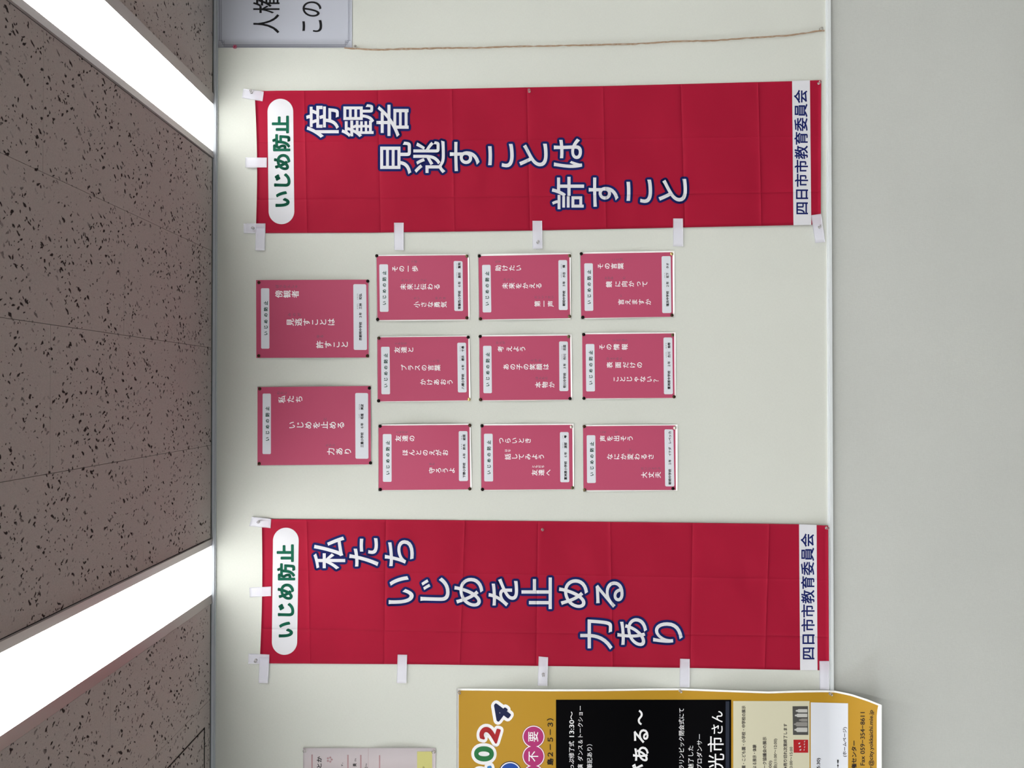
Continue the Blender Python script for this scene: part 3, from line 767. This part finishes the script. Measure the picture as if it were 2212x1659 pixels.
# --- yellow event poster, its lower corner curling off the wall
EDGE = [(987, 1487.3), (1100, 1488.5), (1200, 1489.3), (1300, 1489), (1400, 1487.5), (1468, 1487), (1560, 1490.5), (1660, 1494), (1720, 1492), (1780, 1491.4), (1804, 1492), (1840, 1499.6), (1876, 1511.6), (1904.5, 1523)]
def edge_y(px):
    if px <= EDGE[0][0]: return EDGE[0][1]
    for (xa, ya), (xb, yb) in zip(EDGE, EDGE[1:]):
        if px <= xb: return ya + (yb - ya) * (px - xa) / (xb - xa)
    return EDGE[-1][1]
def depy(px, py):
    k0 = min(1, max(0, (px - 1650) / 130)); d = .0030 + .0085 * k0 * k0 * (3 - 2 * k0)
    for a, b, am in ((990, 1468, .013), (1468, 1792, .013)):
        if a < px < b: d += 1.5 * am * math.sin(math.pi * (px - a) / (b - a)) ** 1.3 * (.55 + .45 * math.exp(-abs(py - 1488) / 150))
    if px > 1792:
        k = (px - 1792) / 112; d += .050 * k ** 1.7 * (1 - .35 * min(1, max(0, (py - 1520) / 400)))
    return d
yp = empty('event_poster', W(1450, 1800)); update()
tag(yp, 'large orange-yellow event poster with black panel, its low corner curling off the wall', 'poster')
YE = 2080
def ypt(px0, px1, m=0, top=None, end=YE):
    def f(u, v):
        px = px0 + (px1 - px0) * u
        y0 = (edge_y(px) + m) if top is None else top
        # the free end of the sheet swings out, so its outer rows shorten
        x = px - (px > 1850) * 0
        return x, y0 + (end - y0) * (v ** 1.6)
    return f
patch('paper', ypt(986, 1904.5), 90, 30, M['paper'], yp, depy, 0, .0004)
def yfield(u, v):
    px = 991 + (1897.5 - 991) * u; y0 = edge_y(px) + 4.2
    px2 = px - 3.5 * u ** 8 * min(1, v * 8)
    return px2, y0 + (YE - 4 - y0) * (v ** 1.6)
patch('printed_field', yfield, 90, 30, M['yellow'], yp, depy, .0004)
patch('black_panel', ypt(1201, 1579.5, top=1511.5, end=YE - 20), 40, 16, M['pblack'], yp, depy, .0007)
patch('panel_edge', ypt(1567.5, 1575.5, top=1515, end=YE - 20), 2, 16, M['pslate'], yp, depy, .0010)
patch('cream_panel', ypt(1584, 1748.7, top=1514.5, end=YE - 20), 20, 16, M['cream'], yp, depy, .0007)
patch('white_panel', quad_pt([(1751.3, 1517.3), (1832, 1519.3), (1832, YE - 20), (1751.3, YE - 20)]), 40, 16, M['plate'], yp, depy, .0009)
def disc(name, cx, cy, r, mat, off, n=40):
    V = [W(cx, cy, depy(cx, cy) + off)]; 
    for k in range(n):
        a = 2 * math.pi * k / n; x, y = cx + r * math.cos(a), cy + r * math.sin(a); V.append(W(x, y, depy(x, y) + off))
    p0 = yp.matrix_world.translation
    return mesh(name, [v - p0 for v in V], [(0, 1 + k, 1 + (k + 1) % n) for k in range(n)], mat, yp)
for cy in (1591.4, 1633.6, 1675.8): disc('round_badge', 1152.5, cy, 24.6, M['dkmag'], .0008)
for cy in (1591.4, 1633.6, 1675.8): disc('badge_ring', 1152.5, cy, 23.7, M['wht'], .0010)
for cy in (1591.4, 1633.6, 1675.8): disc('badge_face', 1152.5, cy, 21.8, M['magenta'], .0012)
Buf().put('要', 1151.5, 1591.4, 24, depy, .0015, .006).put('不', 1151.5, 1634, 24, depy, .0015, .006).obj('badge_lettering', M['wht'], yp)
disc('round_badge', 1102, 1669.5, 25, M['navyi'], .0008); disc('badge_ring', 1102, 1669.5, 23.3, M['wht'], .0010); disc('badge_face', 1102, 1669.5, 21, M['blue'], .0012)
DIG = [('4', 1079, 1539.5, 37, 'navyi'), ('2', 1055.5, 1585, 17, 'redi'), ('0', 1043.3, 1628.5, 2, 'greeni'), ('2', 1042, 1674, -12, 'skyb')]
for ch, x, y, r, c_ in DIG: Buf().put(ch, x, y, 55, depy, .0008,   .15, rot=r, sx=1.15, res=6).obj('numeral_outline', M['wht'], yp)
for ch, x, y, r, c_ in DIG: Buf().put(ch, x, y, 55, depy,   .0014, .04, rot=r, sx=1.15, res=6).obj('numeral', M[c_], yp)
def ytext(spec, mat, name='poster_lettering'):
    for tx, x, y0, y1, em, dil in spec:
        Buf().put(tx, x, 0, em, depy, .0012, dil, fit=(y0, y1)).obj(name, M[mat], yp)
ytext([('島２－５－３）', 1188.5, 1653, 1552, 14.5, .025)], 'black')
ytext([('っぷ修了式', 1234.5, 1661, 1601, 12.6, .004), ('13:30～', 1234.5, 1592, 1537, 14.5, .012),
       ('演', 1253.5, 1662, 1651, 12.4, .004), ('ダンス＆トークショー', 1253.5, 1644, 1525, 12.2, .004), ('筆記あり）', 1273.5, 1661, 1608, 12.6, .004),
       ('ラリンピック閉会式にて', 1472, 1662, 1530, 12.8, .004), ('魅了した', 1492, 1662, 1611, 12.8, .004), ('プロダンサー', 1511, 1662, 1586, 12.8, .004)], 'wht')
b = Buf(); b.put('～', 1383, 1550, 34, depy, .0012, .022); b.put('る', 1384, 1589.5, 38, depy, .0012, .022); b.put('あ', 1384, 1629, 38, depy, .0012, .022); b.put('が', 1384, 1669, 38, depy, .0012, .022)
b.obj('poster_lettering', M['wht'], yp)
b = Buf(); b.put('ん', 1549, 1548.5, 28, depy, .0012, .006); b.put('さ', 1549, 1575.5, 28, depy, .0012, .006); b.put('市', 1546, 1607.5, 37, depy, .0012, .006); b.put('光', 1547, 1645, 37, depy, .0012, .006)
b.obj('poster_lettering', M['wht'], yp)
ytext([('園・こども園・小学校・中学校の展示', 1606.3, 1661, 1524.5, 8.8, .02), ('よる展示・体験', 1629.8, 1660, 1608.5, 8.8, .02),
       ('ーク協議会の展示', 1651.6, 1661, 1592, 8.8, .02), (':00)', 1663.5, 1661, 1643.5, 8.6, .01), ('会(11:00～12:00)', 1674.5, 1661, 1596, 8.6, .01),
       ('※売り切れ次第終了します', 1696.3, 1661, 1563, 8.8, .02), ('3:00～15:00', 1708.6, 1659, 1613.5, 8.6, .01)], 'dkgrey')
ytext([('(ホームページ)', 1824.4, 1635, 1571, 8.8, .02), ('5:30)', 1767.5, 1660, 1637.5, 9.6, .02)], 'black')
ytext([('権センター', 1844.8, 1662, 1600, 11.5, .025), ('Fax 059−354−8611', 1862.8, 1653.5, 1538.5, 13.5, .01), ('r@city.yokkaichi.mie.jp', 1881, 1660, 1534, 12, .012)], 'black')
for yy in (1646, 1654): disc('dot_mark', 1810, yy, 1.8, M['black'], .0012, 16)
disc('dot_mark', 1810, 1642.8, 1.8, M['black'], .0012, 16)
patch('dash_mark', quad_pt([(1809.4, 1643), (1810.6, 1643), (1810.6, 1660), (1809.4, 1660)]), 1, 4, M['black'], yp, depy, .0011)
# the little photograph of squeeze bottles and the red leaflet printed on the cream field
patch('printed_photo', quad_pt([(1712, 1525.7), (1745.3, 1525.5), (1746, 1587.6), (1713, 1587.6)]), 4, 6, M['greyph'], yp, depy, .0010)
for yy, x0b, hw, mt in ((1535.5, 1719, 3.6, 'greyl'), (1545.5, 1717, 3.8, 'greyl'), (1555.5, 1726, 3.0, 'greym'), (1564.5, 1715, 4.6, 'greym'), (1576.5, 1716, 4.8, 'greyl')):
    V = [(x0b, yy - 1.6), (x0b + 3, yy - 1.8), (x0b + 6, yy - hw), (1743, yy - hw), (1744, yy - hw * .7), (1744, yy + hw * .7), (1743, yy + hw), (x0b + 6, yy + hw), (x0b + 3, yy + 1.8), (x0b, yy + 1.6)]
    p0 = yp.matrix_world.translation
    mesh('printed_bottle', [W(x, y, depy(x, y) + .0013) - p0 for x, y in V], [tuple(range(len(V)))], M[mt], yp)
patch('printed_leaflet', quad_pt([(1714, 1598), (1745.8, 1598), (1745.8, 1626), (1714.5, 1626)]), 4, 4, M['redi'], yp, depy, .0010)
for (x, y, r) in ((1726.5, 1606, 2), (1728, 1613, 2.2), (1729, 1620, 2), (1738, 1602, 1.1), (1737.5, 1608, 1.1), (1738, 1614, 1.1), (1737, 1620, 1.1)):
    patch('brush_mark', quad_pt([(x - r, y - .6), (x + r, y - 2.4), (x + r * .8, y + .8), (x - r * .7, y + 2)]), 1, 1, M['fly'], yp, depy, .0013)
for px, py, lb in ((992, 1495, 'clear push pin at the numeral end corner of the yellow poster'), (1468.5, 1492, 'clear push pin midway along the yellow poster edge, beside its black panel'),
                   (1792.5, 1498.5, 'clear push pin on yellow poster over the board bottom strip')):
    push_pin(px, py, lb, depy(px, py) + .001, (.15, .1))

# --- small flyer, only its edge in view
def depf(px, py):
    v = (px - 656) / 284
    return .0018 + (.006 * math.sin(math.pi * min(1, max(0, (px - 796) / 140))) if px > 796 else .0015 * math.sin(math.pi * min(1, max(0, (px - 656) / 140))))
fl = empty('small_flyer', W(800, 1700)); update()
tag(fl, 'pale pink folded flyer with yellow block at the frame edge beside the yellow poster', 'flyer')
patch('paper', quad_pt([(654.8, 1616), (941, 1616), (941, 2010), (654.8, 2010)]), 60, 10, M['fly'], fl, depf, 0, .0003)
def fbar(nm, x0, x1, y0, y1, mt, off=.0003): patch(nm, quad_pt([(x0, y0), (x1, y0), (x1, y1), (x0, y1)]), 6, 6, M[mt], fl, depf, off)
for x in (674, 751.6, 779.4, 820): fbar('printed_bar', x - 1.4, x + 1.4, 1630 + (x - 674) * .01, 2000, 'flybar')
fbar('yellow_block', 901, 933.5, 1623.5, 2000, 'flyy')
fbar('fold_line', 795.4, 795.9, 1616.5, 2005, 'flybar')
def ftext(tx, x, y0, y1, em, mat, dil): Buf().put(tx, x, 0, em, depf, .0005, dil, fit=(y0, y1)).obj('flyer_lettering', M[mat], fl)
ftext('とか', 689.5, 1658.5, 1634, 12, 'black', .02); ftext('さん', 767.5, 1645, 1638, 4.5, 'black', .01); ftext('美', 766, 1656, 1649, 9, 'black', .02)
ftext('０～', 791, 1660, 1649, 7, 'black', .02); ftext('す。', 739, 1656, 1647.5, 4.5, 'black', .01)
ftext('い', 914.5, 1659, 1655.5, 6, 'black', .02)
for k in range(5):
    a = 2 * math.pi * k / 5; cx, cy = 712 + 4.6 * math.cos(a), 1641 + 4.6 * math.sin(a)
    patch('petal_mark', quad_pt([(cx - 2.6, cy), (cx, cy - 2.6), (cx + 2.6, cy), (cx, cy + 2.6)]), 1, 1, M['flybar'], fl, depf, .0004)
for px, py, lb in ((657, 1622.5, 'clear push pin at the flyer corner nearest the ceiling'), (935, 1624.5, 'clear push pin at the flyer corner beside its yellow block')):
    push_pin(px, py, lb, .0035, (.5, .45))

# --- bordered notice at the other end
dps = lambda px, py: .0014 + .004 * math.sin(math.pi * min(1, max(0, (px - 469) / 291))) * math.exp((py - 103) / 60) * 0 + .0012 * math.sin(px * .02)
sg = empty('bordered_notice', W(615, 0)); update()
tag(sg, 'white notice with double ruled border starting 人権, at the twine end', 'notice')
patch('paper', quad_pt([(469.6, -330), (760.8, -330), (760.4, 103.2), (469.4, 103.2)]), 24, 20, M['signp'], sg, dps, 0, .0003)
def sbar(x0, y0, x1, y1): patch('border_line', quad_pt([(x0, y0), (x1, y0), (x1, y1), (x0, y1)]), 20, 20, M['greyink'], sg, dps, .0003)
sbar(474.0, -325, 474.8, 88); sbar(477.6, -321, 478.4, 91); sbar(752.0, -321, 752.8, 91); sbar(755.4, -325, 756.2, 88)
sbar(486, 96.4, 744, 97.1); sbar(483, 99.5, 747, 100.2)
sbar(472.5, 87.3, 480.5, 88.0); sbar(477.6, 91, 484.2, 91.7); sbar(483.6, 87, 484.3, 100); sbar(480, 87, 480.7, 96); sbar(480, 95.6, 486.5, 96.3)
sbar(748.8, 87.3, 757.5, 88.0); sbar(746.0, 91, 752.8, 91.7); sbar(745.7, 87, 746.4, 100); sbar(749, 87, 749.7, 96); sbar(743.5, 95.6, 749.7, 96.3)
b = Buf(); b.put('人', 575.5, 51.5, 61, dps, .0005, .006, sx=.72, res=5); b.put('権', 575.5, 7, 61, dps, .0005, .006, sx=.76, res=5); b.obj('notice_lettering', M['black'], sg)
b = Buf(); b.put('こ', 672, 56.5, 58, dps, .0005, .006, sx=.66, res=6); b.put('の', 672, 19.5, 54, dps, .0005, .006, sx=.74, res=6); b.obj('notice_lettering', M['black'], sg)
# pink blossom pin
pv, pf = [], []
fp = empty('blossom_pin', W(507.5, 101.3, .0022)); tag(fp, 'pink blossom-shaped pin at the notice corner nearest the ceiling', 'push pin')
for k in range(8):
    a = 2 * math.pi * k / 8
    vv = []
    for (r, t, hgt) in ((.0012, 0, .002), (.0045, .30, .0022), (.0068, .12, .0016), (.0068, -.12, .0016), (.0045, -.30, .0022)):
        vv.append((r * math.cos(a + t), -hgt, r * math.sin(a + t)))
    vb = [(x, 0, z) for x, y, z in vv]
    V = vv + vb; F = [(0,1,2,3,4), (9,8,7,6,5)] + [(i, (i+1) % 5, (i+1) % 5 + 5, i + 5) for i in range(5)]
    mesh('petal', V, F, M['pinkpin'], fp)
cv, cf = lathe([(.0004, -.004), (.0018, 0), (.0018, .003), (.0008, .0038)], 10); mesh('centre', cv, cf, plain('dark_pink_plastic', (150, 40, 60), .4), fp, True)

# --- twine, two strands twisted and sagging
path = [(744, 104), (768, 105.6), (800, 107), (840, 107.2), (880, 105.8), (920, 105), (960, 104.8), (1000, 103.5), (1100, 101), (1200, 99), (1300, 97), (1380, 94), (1450, 90.6), (1540, 87), (1620, 82.6), (1700, 76.5), (1770, 66.8), (1781, 67)]
def path_at(x):
    for (xa, ya), (xb, yb) in zip(path, path[1:]):
        if x <= xb: return ya + (yb - ya) * (x - xa) / (xb - xa)
    return path[-1][1]
tw = empty('twine', W(768, 105.6)); update(); tag(tw, 'twisted brown twine stretched between two clear push pins across the bare board', 'string')
for sgn in range(3):
    V, F = [], []; n = 420; m = 6; ctr = []
    for i in range(n + 1):
        x = 744 + (1781 - 744) * i / n
        y = path_at(x) + noise.noise(Vector((x * .012, sgn * .0, 3))) * 1.6
        a = x * .085 + sgn * 2.1 + noise.noise(Vector((x * .03, sgn, 0))) * 2
        spread = .0012 + .0009 * abs(noise.noise(Vector((x * .02, 5, 0))))
        c_ = W(x, y, .0042) + Vector((math.sin(a) * spread * .6, -math.sin(a + 1.57) * spread, math.cos(a) * spread * 0)); c_.x += math.cos(a) * spread * .8
        ctr.append(c_)
    for i, c_ in enumerate(ctr):
        t_ = (ctr[min(n, i+1)] - ctr[max(0, i-1)]).normalized(); s_ = t_.cross(Vector((0, 1, 0))).normalized(); u_ = s_.cross(t_)
        for k in range(m):
            a = 2 * math.pi * k / m; V.append(c_ + (s_ * math.cos(a) + u_ * math.sin(a)) * .0011 - tw.location)
    for i in range(n):
        for k in range(m): F.append((i*m + k, i*m + (k+1) % m, (i+1)*m + (k+1) % m, (i+1)*m + k))
    mesh('strand', V, F, M['twine'], tw, True)
push_pin(768.5, 104.5, 'clear push pin holding the twine beside the bordered notice', .0025, (0, .2))
push_pin(1772, 63.5, 'clear push pin holding the twine near the white bottom strip', .0025, (0, -.2))
